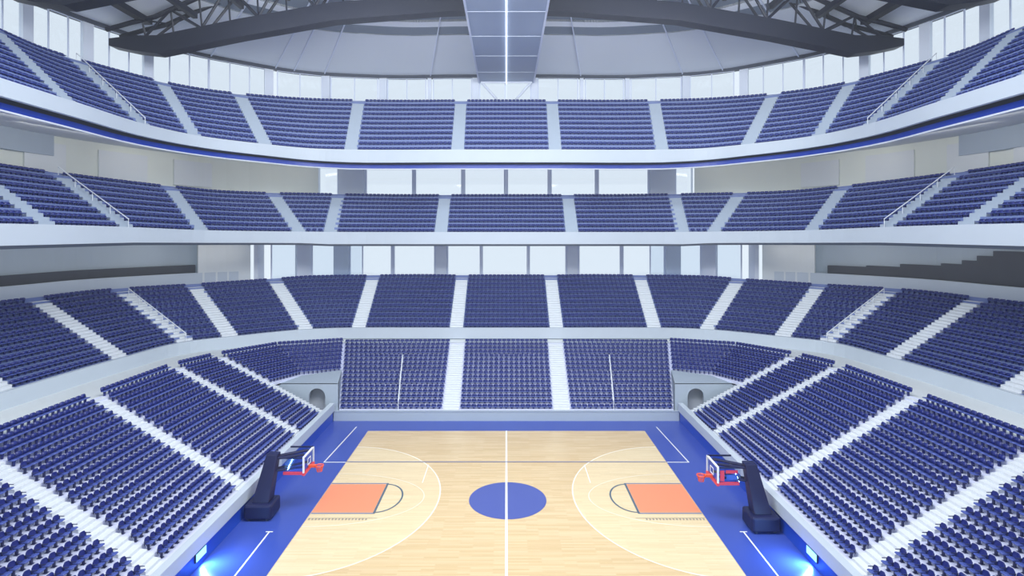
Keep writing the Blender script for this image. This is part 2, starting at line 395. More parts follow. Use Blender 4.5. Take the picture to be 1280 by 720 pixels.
seats = []    # x, y, z, angle, info
ANG = {}
for t in tiers:
    m = (t.L - 1) / 2
    brk = [k for k in range(t.L) if t.kind[k] != 'n']
    bounds = [0] + brk + [t.L - 1]
    if t is t1: bounds = sorted(set(bounds + [m - 2, m + 2, m - 4, m + 4]))
    for a, b in zip(bounds[:-1], bounds[1:]):
        isA = lambda k: float(k).is_integer() and t.kind[int(k)] != 'n'
        for i in range(t.N):
            if t is t1 and i < CUT and (m - 4 - 1e-6 <= a and b <= m - 2 + 1e-6 or m + 2 - 1e-6 <= a and b <= m + 4 + 1e-6): continue
            v = (i + 0.60) / t.N
            us = [a + (b - a) * j / 40 for j in range(41)]
            P = np.array([(*t.at(u, v), t.z(u, i)) for u in us]); seg = np.linalg.norm(np.diff(P[:, :2], axis=0), axis=1); cum = np.concatenate([[0], np.cumsum(seg)])
            gap = 0.76 if (t is t1 and (b <= m - 2 or a >= m + 2)) else 1.0
            s0 = gap if isA(a) else 0.1; s1 = cum[-1] - (gap if isA(b) else 0.1)
            n = int((s1 - s0) / (0.50 if t is t1 and (b <= m - 2 or a >= m + 2) else 0.60))
            if n < 1: continue
            st = (s1 - s0) / n
            for q in range(n):
                s = s0 + (q + 0.5) * st
                x, y, z = (np.interp(s, cum, P[:, c]) for c in range(3))
                xa, ya = np.interp(s - 0.2, cum, P[:, 0]), np.interp(s - 0.2, cum, P[:, 1]); xb, yb = np.interp(s + 0.2, cum, P[:, 0]), np.interp(s + 0.2, cum, P[:, 1])
                # tangent runs left -> far -> right, outward normal is to its left
                ang = math.atan2(yb - ya, xb - xa)
                seats.append((x, y, z, ang, t.name, a, b, i, q, n))
def px(s): return 633 + 700 * s[0] / s[1], 292 + 700 * (EYE - s[2] - 0.4) / s[1]
vis = []
for k, s in enumerate(seats):
    X, Y = px(s)
    if s[4] == 'lower' and -4 < X < 1284 and 0 < Y < 724: vis.append((s[0]**2 + s[1]**2 + (EYE - s[2])**2, k))
vis.sort()
nearL = [k for d, k in vis if seats[k][0] < 0][:150]; nearR = [k for d, k in vis if seats[k][0] > 0][:150]
near = set(nearL + nearR)
# individual seats
proto = thing('stadium_seat', 'x', 'seat')
bm_obj('backrest', hi_back(), M['seat'], proto); bm_obj('seat_pan', hi_pan(), M['pan'], proto)
for sx in (-1, 1):
    a_ = MB(); a_.box(sx * 0.262 - 0.018, sx * 0.262 + 0.018, -0.12, 0.20, 0.50, 0.53); a_.box(sx * 0.262 - 0.012, sx * 0.262 + 0.012, 0.13, 0.19, 0.30, 0.50)
    a_.build('armrest', M['seat_frame'], proto)
a_ = MB(); a_.box(-0.22, 0.22, 0.04, 0.10, 0.28, 0.335); a_.box(-0.05, 0.05, 0.02, 0.14, 0.0, 0.29); a_.box(-0.11, 0.11, -0.02, 0.18, 0.0, 0.02); a_.build('pedestal', M['seat_frame'], proto)
kids = list(proto.children); first = True
mL = (t1.L - 1) / 2
for k in sorted(near):
    x, y, z, ang, nm, a, b, i, q, n = seats[k]
    if first: o = proto; first = False
    else:
        o = proto.copy(); COL.objects.link(o)
        for c in kids:
            d = c.copy(); d.parent = o; COL.objects.link(d)
    o.location = (x, y, z); o.rotation_euler = (0, 0, ang); o.scale = (0.88, 1, 1.12)
    side = 'left' if x < 0 else 'right'
    nearblk = (a < 1 if x < 0 else b > t1.L - 2)
    if nearblk: idx = (n - q) if x < 0 else q + 1
    else: idx = q + 1 if x < 0 else n - q
    o['label'] = 'navy seat, %s row above court, %s seat %s the aisle, %s stand' % (ordinal(i + 1), ordinal(idx), 'before' if nearblk else 'beyond', side)
    o['group'] = 'nearest navy seats of the %s stand' % side
# all other seats: one mesh
rest = [s for k, s in enumerate(seats) if k not in near and abs(px(s)[0] - 640) < 720]
V = np.array(lo.v); nv = len(V); arr = np.array([s[:4] for s in rest], float); ns = len(rest)
c_, s_n = np.cos(arr[:, 3]), np.sin(arr[:, 3])
kx = np.array([(0.97 if (s[4] == 'lower' and (s[5] <= mL - 3 or s[6] >= mL + 3)) else 1.16) for s in rest])[:, None]
vx = V[None, :, 0] * kx * c_[:, None] - V[None, :, 1] * s_n[:, None] + arr[:, 0:1]
vy = V[None, :, 0] * kx * s_n[:, None] + V[None, :, 1] * c_[:, None] + arr[:, 1:2]
kz = np.array([(1.12 if (s[5] <= mL - 3 or s[6] >= mL + 3) else 0.72) if s[4] == 'lower' else (1.0 if s[4] == 'upper' else 0.86) for s in rest])[:, None]
vz = V[None, :, 2] * kz + arr[:, 2:3]
co = np.stack([vx, vy, vz], -1).reshape(-1, 3)
sizes = np.array([len(f) for f in lo.f]); idxs = np.concatenate([np.array(f) for f in lo.f])
me = bpy.data.meshes.new('seats'); me.vertices.add(len(co)); me.vertices.foreach_set('co', co.ravel())
loops = (idxs[None, :] + (np.arange(ns) * nv)[:, None]).ravel(); me.loops.add(len(loops)); me.loops.foreach_set('vertex_index', loops)
tot = np.tile(sizes, ns); start = np.concatenate([[0], np.cumsum(tot)[:-1]])
me.polygons.add(len(tot)); me.polygons.foreach_set('loop_start', start); me.polygons.foreach_set('loop_total', tot)
me.materials.append(M['seat']); me.materials.append(M['pan']); me.polygons.foreach_set('material_index', np.tile(np.array(lo.mi), ns)); me.update(calc_edges=True); me.validate()
so = bpy.data.objects.new('stadium_seating', me); COL.objects.link(so)
tag(so, 'blue folding seats filling every row of all four tiers beyond the nearest ones', 'seats', kind='stuff')
print('SEATS', len(seats), ns, len(near))

# ------------------------------------------------------------------ floor, court
f_ = MB(); f_.box(-34, 34, 12, 76, -0.3, 0.0); struct(f_.build('floor', M['bluefloor']), 'blue sports floor around the wooden court')
court = thing('basketball_court', 'pale maple basketball court with blue centre circle and orange keys', 'court', (0, 43, 0))
def flat(name, poly, z, m, parent=court, h=0.004):
    n = len(poly); mb = MB(); mb.add([(x, y, z - h) for x, y in poly] + [(x, y, z) for x, y in poly],
        [tuple(range(n - 1, -1, -1)), tuple(range(n, 2 * n))] + [(i, (i + 1) % n, n + (i + 1) % n, n + i) for i in range(n)])
    return mb.build(name, m, parent, origin=(0, 43, 0))
def stroke(name, pts, wd, z, m, parent=court):
    mb = MB(); L, R = [], []
    for i, p in enumerate(pts):
        a = Vector(pts[max(i - 1, 0)]); b = Vector(pts[min(i + 1, len(pts) - 1)]); t = (b - a).normalized(); nrm = Vector((-t.y, t.x)) * wd / 2
        L.append((p[0] + nrm.x, p[1] + nrm.y, z)); R.append((p[0] - nrm.x, p[1] - nrm.y, z))
    mb.ribbon(L, R)
    mb.ribbon([(x, y, z - 0.004) for x, y, z_ in L], [(x, y, z - 0.004) for x, y, z_ in R])
    return mb.build(name, m, parent, origin=(0, 43, 0))
def ell(cx, cy, rx, ry, a0, a1, n=48):
    return [(cx + rx * math.cos(math.radians(a0 + (a1 - a0) * i / n)), cy + ry * math.sin(math.radians(a0 + (a1 - a0) * i / n))) for i in range(n + 1)]
c_ = MB(); c_.box(-14.35, 14.35, 27, 58.1, 0.0, 0.03); c_.build('maple_floor', M['wood'], court, origin=(0, 43, 0))
flat('centre_circle', ell(0.1, 43.1, 2.98, 3.0, 0, 352.5, 47), 0.040, M['circle'])
for s in (-1, 1):
    def mx(P): return [(s * x, y) for x, y in P]
    arc = ell(-14.3, 43.4, 9.1, 10.3, -90, 90)
    flat('three_point_area', mx(arc), 0.034, M['palewood'])
    stroke('three_point_line', mx(arc), 0.11, 0.040, M['arcline'])
    stroke('inner_arc_line', mx(ell(-14.3, 43.4, 7.9, 4.3, -90, 90)), 0.06, 0.040, M['arcline'])
    flat('key_area', mx([(-14.3, 41.1), (-9.8, 41.1), (-9.8, 45.7), (-14.3, 45.7)]), 0.044, M['orange'])
    stroke('key_line', mx([(-14.3, 45.85), (-9.65, 45.85)]), 0.14, 0.048, M['greyline'])
    stroke('key_line', mx([(-14.3, 40.95), (-9.65, 40.95)]), 0.14, 0.048, M['greyline'])
    stroke('key_line', mx([(-9.7, 45.9), (-9.7, 40.9)]), 0.16, 0.049, M['tealline'])
    stroke('free_throw_arc', mx(ell(-9.7, 43.4, 1.6, 2.3, -90, 90, 32)), 0.13, 0.048, M['tealline'])
    tk = MB(); x = -14.2
    while x < -9.9:
        tk.box(min(s * x, s * (x + 0.13)), max(s * x, s * (x + 0.13)), 40.0, 40.22, 0.036, 0.042); x += 0.24
    tk.box(min(-14.3 * s, -9.3 * s), max(-14.3 * s, -9.3 * s), 40.26, 40.31, 0.036, 0.042)
    tk.build('tick_marks', M['tan'], court, origin=(0, 43, 0))
    stroke('apron_line', [(s * 15.9, 59.4), (s * 16.35, 50.2)], 0.10, 0.006, M['line'])
    stroke('apron_line', [(s * 16.3, 38.5), (s * 16.2, 24)], 0.10, 0.006, M['line'])
    stroke('apron_line', [(s * 16.55, 38.5), (s * 16.05, 38.5)], 0.10, 0.007, M['line'])
    stroke('lane_tick', [(s * 6.9, 46.0), (s * 6.9, 49.6)], 0.07, 0.041, M['line'])
stroke('centre_line', [(0, 58.1), (0, 27)], 0.17, 0.050, M['line'])
stroke('cross_court_line', [(-14.3, 50.2), (14.3, 50.2)], 0.16, 0.051, M['greyline'])
stroke('cross_court_line', [(-16.4, 50.2), (-14.4, 50.2)], 0.12, 0.008, M['line'])
stroke('cross_court_line', [(14.4, 50.2), (16.4, 50.2)], 0.12, 0.008, M['line'])

# ------------------------------------------------------------------ walls around the court
wf = MB(); wf.box(-18.9, 18.9, 61.25, 61.45, 0, 1.06); wf.box(-18.9, 18.9, 61.2, 61.48, 1.02, 1.1)
struct(wf.build('wall_courtside_far', M['greywall']))
for s, nm in ((-1, 'left'), (1, 'right')):
    X = lambda a, b: (min(s * a, s * b), max(s * a, s * b))
    b_ = MB(); b_.box(*X(18.95, 19.2), 15, 61.2, 0, 1.5); struct(b_.build('wall_%s_blue_kicker' % nm, M['bluepanel']))
    b_ = MB(); b_.box(*X(18.75, 19.28), 15, 61.2, 1.15, 2.0); struct(b_.build('wall_%s_courtside' % nm, M['fascia']))
    # corner entrance portal filling the corner below the cut rows
    mid1 = (t1.L - 1) / 2; vc = CUT / t1.N; ht = t1.z(mid1 + s * 3, CUT)
    p = thing('entrance_portal', 'grey corner entrance portal with arched opening at the %s end of the far stand' % nm, 'entrance', (s * 21.3, 61.6, 0))
    og = (s * 21.3, 61.6, 0)
    fw = MB(); ax0, ax1, zt = 19.9, 21.7, 3.5; wx0, wx1 = 18.5, 25.3
    arch = [(ax0, 0.0)] + [(0.5 * (ax0 + ax1) - 0.9 * math.cos(math.radians(a)), zt - 0.9 + 0.9 * math.sin(math.radians(a))) for a in range(0, 181, 15)] + [(ax1, 0.0)]
    n_a = len(arch); outer = [(wx0, 0.0), (wx0, ht)] + [(wx0 + (wx1 - wx0) * k / (n_a - 3), ht) for k in range(1, n_a - 3)] + [(wx1, ht), (wx1, 0.0)]
    y0_, y1_ = 61.5, 61.8
    A, O = [(s * a, y0_, b) for a, b in arch], [(s * a, y0_, b) for a, b in outer]
    A2, O2 = [(s * a, y1_, b) for a, b in arch], [(s * a, y1_, b) for a, b in outer]
    fw.ribbon(A, O); fw.ribbon(A2, O2); fw.ribbon(A, A2); fw.ribbon(O, O2)
    fw.build('front_wall', M['greywall'], p, origin=og)
    f2 = MB(); cp = [t1.at(mid1 + s * (2 + 2 * k / 12), vc) for k in range(13)]
    f2.ribbon([(s * (wx0 + (wx1 - wx0) * k / 12), 61.5, ht) for k in range(13)], [(*q, ht) for q in cp]); f2.build('roof_slab', M['greywall'], p, origin=og)
    f2 = MB(); f2.ribbon([(*t1.at(mid1 + s * 2.0, v * vc / 8), 0) for v in range(9)], [(*t1.at(mid1 + s * 2.0, v * vc / 8), ht) for v in range(9)])
    f2.ribbon([(*t1.at(mid1 + s * 4.0, v * vc / 8), 0) for v in range(9)], [(*t1.at(mid1 + s * 4.0, v * vc / 8), t1.z(mid1 + s * 4, v)) for v in range(9)]); f2.build('side_wall', M['greywall'], p, origin=og)
    f3 = MB(); f3.box(*X(19.2, 24), 62.7, 62.9, 0, ht - 0.1); f3.build('passage_wall', M['shade'], p, origin=og)
    # led floodlight under the kicker
    l_ = thing('led_floodlight', 'small glowing blue-white floodlight on the blue panel below the %s stand' % nm, 'light', (s * 18.9, 34.6, 0.7))
    q = MB(); q.box(*X(18.86, 18.95), 34.0, 35.2, 0.45, 1.0); q.build('housing', M['dark'], l_, origin=(s * 18.9, 34.6, 0.7))
    q = MB(); q.box(*X(18.83, 18.86), 34.05, 35.15, 0.5, 0.95); q.build('lens', M['led'], l_, origin=(s * 18.9, 34.6, 0.7))
    area('led_glow', (s * 18.55, 34.6, 0.8), (s * 16.8, 34.6, 0), 0.3, 1.4, 300, (0.3, 0.6, 1.0))

# white band / deck between lower and second tiers
dk = MB(); us1 = t1.us(6); us2 = t2.us(6)
def resample(P, n):
    P = np.array(P); seg = np.linalg.norm(np.diff(P, axis=0), axis=1); cum = np.concatenate([[0], np.cumsum(seg)])
    return [tuple(np.interp(cum[-1] * k / (n - 1), cum, P[:, c]) for c in range(3)) for k in range(n)]
A = resample([(*t1.at(u, 1.0), t1.z(u, t1.N - 1)) for u in us1], 140)
B = resample([(*t2.at(u, 0.02), 6.3) for u in us2], 140)
dk.ribbon(A, B); struct(dk.build('floor_walkway', M['wall']))

# added fill lights without fixtures, brightening the concourse walls
for t, us_, zl, pw, v_ in ((t3, (3.0, 4.0, 5.0, 6.0), 31.4, 150, 0.6), (t2, (5.0, 6.0, 7.0, 8.0), 18.9, 90, 0.8)):
    for s in (-1, 1):
        for u in us_:
            mm = (t.L - 1) / 2; p = t.at(mm + s * u, v_); q = t.at(mm + s * u, v_ + 0.5)
            l = area('concourse_light', (p[0], p[1], zl), (q[0], q[1], zl - 3.0), 12, 0.8, pw, (1.0, 0.99, 0.95)); l.data.spread = math.radians(150)

# ------------------------------------------------------------------ outer walls, windows
wn = [0]
def window(pts, z0, z1, nmull, m='pane', fw_=0.10, arch=None):
    """a window between two plan points, frame plus pane(s); nmull inner mullions"""
    wn[0] += 1
    (xa, ya), (xb, yb) = pts; ll = math.hypot(xb - xa, yb - ya); e = (fw_ / 2 + 0.01) / ll
    xa, xb, ya, yb = xa + (xb - xa) * e, xb - (xb - xa) * e, ya + (yb - ya) * e, yb - (yb - ya) * e
    mid = ((xa + xb) / 2, (ya + yb) / 2, z0)
    r = bpy.data.objects.new('window_%d' % wn[0], None); COL.objects.link(r); r.location = mid; r['kind'] = 'structure'
    fr = MB(); a, b = Vector((xa, ya, 0)), Vector((xb, yb, 0)); 
    for zz in (z0, z1): fr.bar(a + Vector((0, 0, zz)), b + Vector((0, 0, zz)), 0.14, fw_ * 1.6)
    for k in range(nmull + 2):
        p = a.lerp(b, k / (nmull + 1)); d = (b - a).normalized() * fw_ / 2; nn = Vector((-d.y, d.x, 0)).normalized() * 0.07
        fr.hexa([p - d - nn + Vector((0, 0, z0)), p + d - nn + Vector((0, 0, z0)), p + d + nn + Vector((0, 0, z0)), p - d + nn + Vector((0, 0, z0)),
                 p - d - nn + Vector((0, 0, z1)), p + d - nn + Vector((0, 0, z1)), p + d + nn + Vector((0, 0, z1)), p - d + nn + Vector((0, 0, z1))])
    fr.build('window_frame', M['mullion'], r, origin=mid)
    pn = MB(); pn.add([(xa, ya, z0), (xb, yb, z0), (xb, yb, z1), (xa, ya, z1)], [(0, 1, 2, 3)]); pn.build('pane', M[m], r, origin=mid)
def pillar(x, y, z0, z1, wx, wy=0.8, name='wall_pillar', m='pillar', ang=0):
    p = MB(); c, s = math.cos(ang), math.sin(ang)
    q = [(-wx / 2, -wy / 2), (wx / 2, -wy / 2), (wx / 2, wy / 2), (-wx / 2, wy / 2)]
    q = [(a * c - b * s, a * s + b * c) for a, b in q]
    p.hexa([(a, b, 0) for a, b in q] + [(a, b, z1 - z0) for a, b in q])
    o = p.build(name, M[m]); o.location = (x, y, z0); return struct(o)

# gap above tier 3 (y 211-243): far window wall
YW = 93.4; d2x = lambda px_, Y: (px_ - 633) * Y / 700
zz0, zz1 = 26.2, 31.7
xs = [456, 517.6, 579, 632.5, 687, 746, 812]
for a, b in zip(xs[:-1], xs[1:]): window(((d2x(a, YW), YW), (d2x(b, YW), YW)), zz0, zz1, 0, 'pane', 0.34)
for a, b in ((398, 424), (843, 866)): window(((d2x(a, YW), YW), (d2x(b, YW), YW)), zz0, zz1, 0, 'pane', 0.3)
for a, b in ((424, 456), (812, 843)): pillar(d2x((a + b) / 2, YW), YW, zz0, zz1, (b - a) * YW / 700, 1.0)
m3 = (t3.L - 1) / 2
def sidewall(t, v, ua, ub, z0, z1, name, m, sgn, n=30, v2=None):
    mb = MB(); m_ = (t.L - 1) / 2; ul = [ua + (ub - ua) * k / n for k in range(n + 1)]
    us = [m_ + sgn * q for q in ul]
    vv = [v if v2 is None else v + (v2 - v) * k / n for k in range(n + 1)]
    P = [t.at(u, q) for u, q in zip(us, vv)]; P2 = [t.at(u, q + 0.03) for u, q in zip(us, vv)]
    mb.loop_solid([[(*a, z0), (*b, z0), (*b, z1), (*a, z1)] for a, b in zip(P, P2)])
    return struct(mb.build(name, M[m]))
for s, nm in ((-1, 'left'), (1, 'right')):
    sidewall(t3, 1.17, 2.32, 7, 26.0, 32.2, 'wall_%s_upper' % nm, 'cream', s)
    # shallow raised panels on the cream wall
    for ua, ub in ((3.4, 3.9), (4.15, 4.55), (4.8, 5.15), (5.4, 5.9)):
        sidewall(t3, 1.15, ua, ub, 27.4, 31.0, 'wall_%s_upper_panel' % nm, 'wall', s, 8)
    sidewall(t3, 1.14, 4.9, 6.6, 29.5, 32.2, 'wall_%s_upper_bulkhead' % nm, 'greywall', s, 16)
# gap above tier 2 (y 307-342)
YW = 89.3; zz0, zz1 = 13.4, 19.0
for a, b in ((436, 491), (491, 545), (558, 602), (602, 660), (660, 709), (722, 777), (777, 832)):
    window(((d2x(a, YW), YW), (d2x(b, YW), YW)), zz0, zz1, 0, 'pane', 0.3 if a not in (602,) else 0.2)
for a, b in ((545, 558), (709, 722)): pillar(d2x((a + b) / 2, YW), YW, zz0, zz1, (b - a) * YW / 700, 0.8)
for a, b in ((418, 436), (832, 850)): pillar(d2x((a + b) / 2, YW), YW, zz0, zz1, (b - a) * YW / 700, 1.0)
m2 = (t2.L - 1) / 2
for s, nm in ((-1, 'left'), (1, 'right')):
    for ua, ub in ((2.2, 2.95), (3.25, 3.95)):
        window((t2.at(m2 + s * ua, 1.16), t2.at(m2 + s * ub, 1.16)), zz0, zz1, 0, 'pane_dim', 0.2)
    for uc, w_ in ((3.1, 2.4), (4.1, 2.2)):
        a = t2.at(m2 + s * uc, 1.16); pillar(a[0], a[1], zz0, zz1, w_, 0.6, ang=-s * 0.75 * (uc - 2))
    sidewall(t2, 1.16, 4.2, 4.9, zz0, 19.2, 'wall_%s_concourse_end' % nm, 'wall', s, 8)
    sidewall(t2, 1.30, 4.8, 9, zz0, 19.6, 'wall_%s_concourse' % nm, 'greywall', s)
    sidewall(t2, 1.16, 4.2, 9, zz0 - 0.4, 14.9, 'wall_%s_parapet' % nm, 'fascia', s)
# dark strip standing in for the shaded recess behind the left parapet
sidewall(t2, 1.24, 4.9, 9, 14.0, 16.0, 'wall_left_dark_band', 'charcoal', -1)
# right: dark stepped block
mb = MB(); steps = [(5.0, 16.0), (5.5, 16.2), (5.9, 16.6), (6.3, 16.9), (6.55, 17.4), (6.75, 18.0), (6.95, 18.6), (7.2, 19.6)]
for k, (ua, zt) in enumerate(steps):
    ub = steps[k + 1][0] if k < len(steps) - 1 else 9
    n = 6; ul = [m2 + ua + (ub - ua) * j / n for j in range(n + 1)]
    mb.loop_solid([[(*t2.at(u, 1.22), 14.0), (*t2.at(u, 1.27), 14.0), (*t2.at(u, 1.27), zt), (*t2.at(u, 1.22), zt)] for u in ul])
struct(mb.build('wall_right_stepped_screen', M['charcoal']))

# clerestory under the roof
m4 = (t4.L - 1) / 2; ZC0, ZC1 = 41.4, 46.8
W4 = lambda q: t4.at(m4 + q, 1.155)
YW = t4.at(m4, 1.155)[1]
cols = [343, 408.5, 479, 537, 595, 666, 727, 786, 857]
def q_for(px_):
    lo_, hi_ = 0.0, t4.n
    sg = 1 if px_ > 633 else -1
    for _ in range(50):
        mid = (lo_ + hi_) / 2; x, y = W4(sg * mid)
        if 700 * abs(x) / y < abs(px_ - 633): lo_ = mid
        else: hi_ = mid
    return sg * lo_
bays = [345, 404, 412, 474, 482, 535, 539, 592, 668, 725, 729, 783, 791, 855]
for a, b in ((346, 403), (413, 473), (484, 533), (541, 590), (599, 664), (672, 723), (731, 780), (788, 852), (862, 918)):
    window((W4(q_for(a)), W4(q_for(b))), ZC0, ZC1, 1, 'pane' , 0.16)
for a, wd in ((408, 1.2), (479, 1.3), (537, 0.6), (594.5, 1.1), (668, 1.1), (727, 0.6), (784, 0.8), (857, 1.2)):
    x, y = W4(q_for(a)); pillar(x, y, ZC0, ZC1, wd, 0.6)
# curved side bays
for s in (-1, 1):
    edges = [297, 372, 448, 524, 600, 700]
    for k, (a, b) in enumerate(zip(edges[:-1], edges[1:])):
        qa, qb = abs(q_for(633 + s * a)), abs(q_for(633 + s * b))
        window((W4(s * qa), W4(s * qb)), ZC0 - 0.6, ZC1, 2, 'pane', 0.14)
    for a in (297, 448, 524, 600):
        q = abs(q_for(633 + s * a)); x, y = W4(s * q); x2, y2 = W4(s * q + 0.02); pillar(x, y, ZC0 - 1, ZC1, 1.3, 0.5, ang=math.atan2(y2 - y, x2 - x))
    q = abs(q_for(633 + s * 293)); 
# low wall behind the last row
lw = MB(); usx = t4.us(6)
lw.loop_solid([[(*t4.at(u, 1.15), t4.z(u, t4.N - 1) - 0.5), (*t4.at(u, 1.17), t4.z(u, t4.N - 1) - 0.5), (*t4.at(u, 1.17), t4.z(u, t4.N - 1) + 0.35), (*t4.at(u, 1.15), t4.z(u, t4.N - 1) + 0.35)] for u in usx])
struct(lw.build('wall_upper_sill', M['greywall']))
# eave trim
ev = MB(); ev.loop_solid([[(*t4.at(u, 1.11), 46.75), (*t4.at(u, 1.20), 46.75), (*t4.at(u, 1.20), 47.2), (*t4.at(u, 1.11), 47.2)] for u in usx])
struct(ev.build('trim_eave', M['dark']))

# ------------------------------------------------------------------ ceiling
CC = (0, 40)
def roofpt(u, s):
    x, y = t4.at(u, 1.2); px_, py_ = CC[0] + (x - CC[0]) * s, CC[1] + (y - CC[1]) * s
    return (px_, py_, 46.9 + (1 - s) * 17.0)
ul = t4.us(6)
bands = [(1.0, 0.80, 'ceil', 0), (0.80, 0.765, 'ceilgrey', 0.15), (0.765, 0.745, 'white', 0), (0.745, 0.68, 'ceilgrey', 0.3), (0.68, 0.66, 'white', 0.1), (0.66, 0.58, 'ceilgrey', 0.3), (0.58, 0.1, 'ceildark', 0.6)]
for k, (a, b, m, dz) in enumerate(bands):
    mb = MB(); up = lambda P, d: [(x, y, z + d) for x, y, z in P]
    P0 = [roofpt(u, a) for u in ul]; P1 = [roofpt(u, b) for u in ul]
    mb.ribbon(up(P0, dz), up(P1, dz)); mb.ribbon(up(P0, dz + 0.5), up(P1, dz + 0.5)); mb.ribbon(P0, up(P0, dz + 0.5)); mb.ribbon(P1, up(P1, dz + 0.5))
    struct(mb.build('ceiling', M[m]))
# seams between ceiling panels
for px_ in (343, 366, 404, 537, 727, 855, 905, 262, 1000):
    q = q_for(px_)
    mb = MB(); a = Vector(roofpt(m4 + q, 0.995)); b = Vector(roofpt(m4 + q, 0.6)); mb.bar(a - Vector((0, 0, 0.15)), b - Vector((0, 0, 0.15)), 0.14, 0.25)
    struct(mb.build('trim_ceiling_seam', M['mullion']))

# central roof duct
dt = thing('roof_duct', 'wide grey-blue box duct running along the middle of the roof', 'duct', (0, 70, 45.9))
og = (0, 70, 45.9)
mb = MB(); mb.box(-4.6, 4.6, 40, 94.5, 45.9, 49.5); mb.build('casing', M['duct'], dt, origin=og)
for y in (56, 64, 72, 80, 88):
    mb = MB(); mb.box(-4.64, 4.64, y, y + 0.12, 45.86, 49.5); mb.build('joint_band', M['pillar'], dt, origin=og)
for s in (-1, 1):
    mb = MB(); mb.box(s * 4.6 - 0.12, s * 4.6 + 0.12, 40, 94.5, 45.8, 46.1); mb.build('edge_trim', M['mullion'], dt, origin=og)
lt = MB(); lt.box(-0.10, 0.10, 40, 94.0, 45.62, 45.8); lt = lt.build('light_strip', M['lamp'], origin=(0, 70, 45.6)); tag(lt, 'long thin white light strip along the underside of the central roof duct', 'light')
br = thing('roof_brace', 'dark V-shaped steel brace below the far end of the central duct', 'brace', (0, 93.5, 43))
for s in (-1, 1):
    mb = MB(); mb.tube((s * 4.2, 93.5, 45.8), (s * 1.6, 93.5, 42.9), 0.22, 8); mb.build('strut', M['pillar'], br, origin=(0, 93.5, 43))
mb = MB(); mb.bar((-4.3, 93.5, 45.75), (4.3, 93.5, 45.75), 0.2, 0.25); mb.build('crossbar', M['pillar'], br, origin=(0, 93.5, 43))

# ------------------------------------------------------------------ roof trusses
arch = [(0, 49.0), (8, 48.7), (22, 47.6), (34, 45.5), (44.4, 43.4), (50.5, 43.7)]
def zb(x): return float(np.interp(abs(x), [a for a, _ in arch], [z for _, z in arch]))
def truss(Y, label):
    r = thing('roof_truss', label, 'truss', (0, Y, 43.4)); og = (0, Y, 43.4)
    xsL = [-50.5, -47.5, -44.4, -39, -34, -28, -22, -15, -8, 0, 8, 15, 22, 28, 34, 39, 44.4, 47.5, 50.5]
    rings = []
    for x in xsL:
        dpt = 2.3 if abs(x) < 47 else (1.9 if abs(x) < 50 else 0.9); zc = zb(x) + 1.15; hw = 0.9
        rings.append([(x, Y - hw, zc - dpt / 2), (x, Y + hw, zc - dpt / 2), (x, Y + hw, zc + dpt / 2), (x, Y - hw, zc + dpt / 2)])
    mb = MB(); mb.loop_solid(rings); mb.build('bottom_chord', M['steel'], r, origin=og)
    top = lambda x: zb(x) + 2 + 6.5 * (1 - (abs(x) / 52) ** 3)
    for s2 in (-1, 1):
        mb = MB()
        for a, b in zip(xsL[:-1], xsL[1:]): mb.tube((a, Y + s2 * 1.3, top(a)), (b, Y + s2 * 1.3, top(b)), 0.3, 8)
        mb.build('top_chord', M['steel'], r, origin=og)
    mb = MB(); xx = -46.0; k = 0
    while xx < 46:
        for s2 in (-1, 1):
            x2 = xx + 3.6
            if k % 2 == 0: mb.tube((xx, Y + s2 * 0.7, zb(xx) + 2.1), (x2, Y + s2 * 1.3, top(x2)), 0.17, 6)
            else: mb.tube((xx, Y + s2 * 1.3, top(xx)), (x2, Y + s2 * 0.7, zb(x2) + 2.1), 0.17, 6)
        mb.tube((xx, Y - 1.3, top(xx)), (xx + 1.8, Y + 1.3, top(xx + 1.8)), 0.11, 6)
        mb.tube((xx, Y - 0.6, zb(xx) + 2.1), (xx, Y - 1.3, top(xx)), 0.12, 6)
        xx += 3.6; k += 1
    mb.build('web_lattice', M['steel'], r, origin=og)
truss(72, 'dark arched steel roof truss crossing in front of the pale ceiling panels')
truss(57, 'nearer dark steel roof truss, only its two ends showing in the top corners')
for s, nm in ((-1, 'left'), (1, 'right')):
    for k, (x, wd) in enumerate(((46, 1.0), (40, 0.6), (34, 0.5), (28, 0.5))):
        mb = MB(); mb.bar((s * x, 57, zb(x) + 4.2), (s * x, 72, zb(x) + 4.2), wd, 0.7)
        o = mb.build('roof_purlin', M['steel'], origin=(s * x, 64.5, zb(x) + 4.2)); tag(o, 'dark steel purlin joining the two trusses, %s from the %s end' % (ordinal(k + 1), nm), 'beam', 'purlins on the %s' % nm)

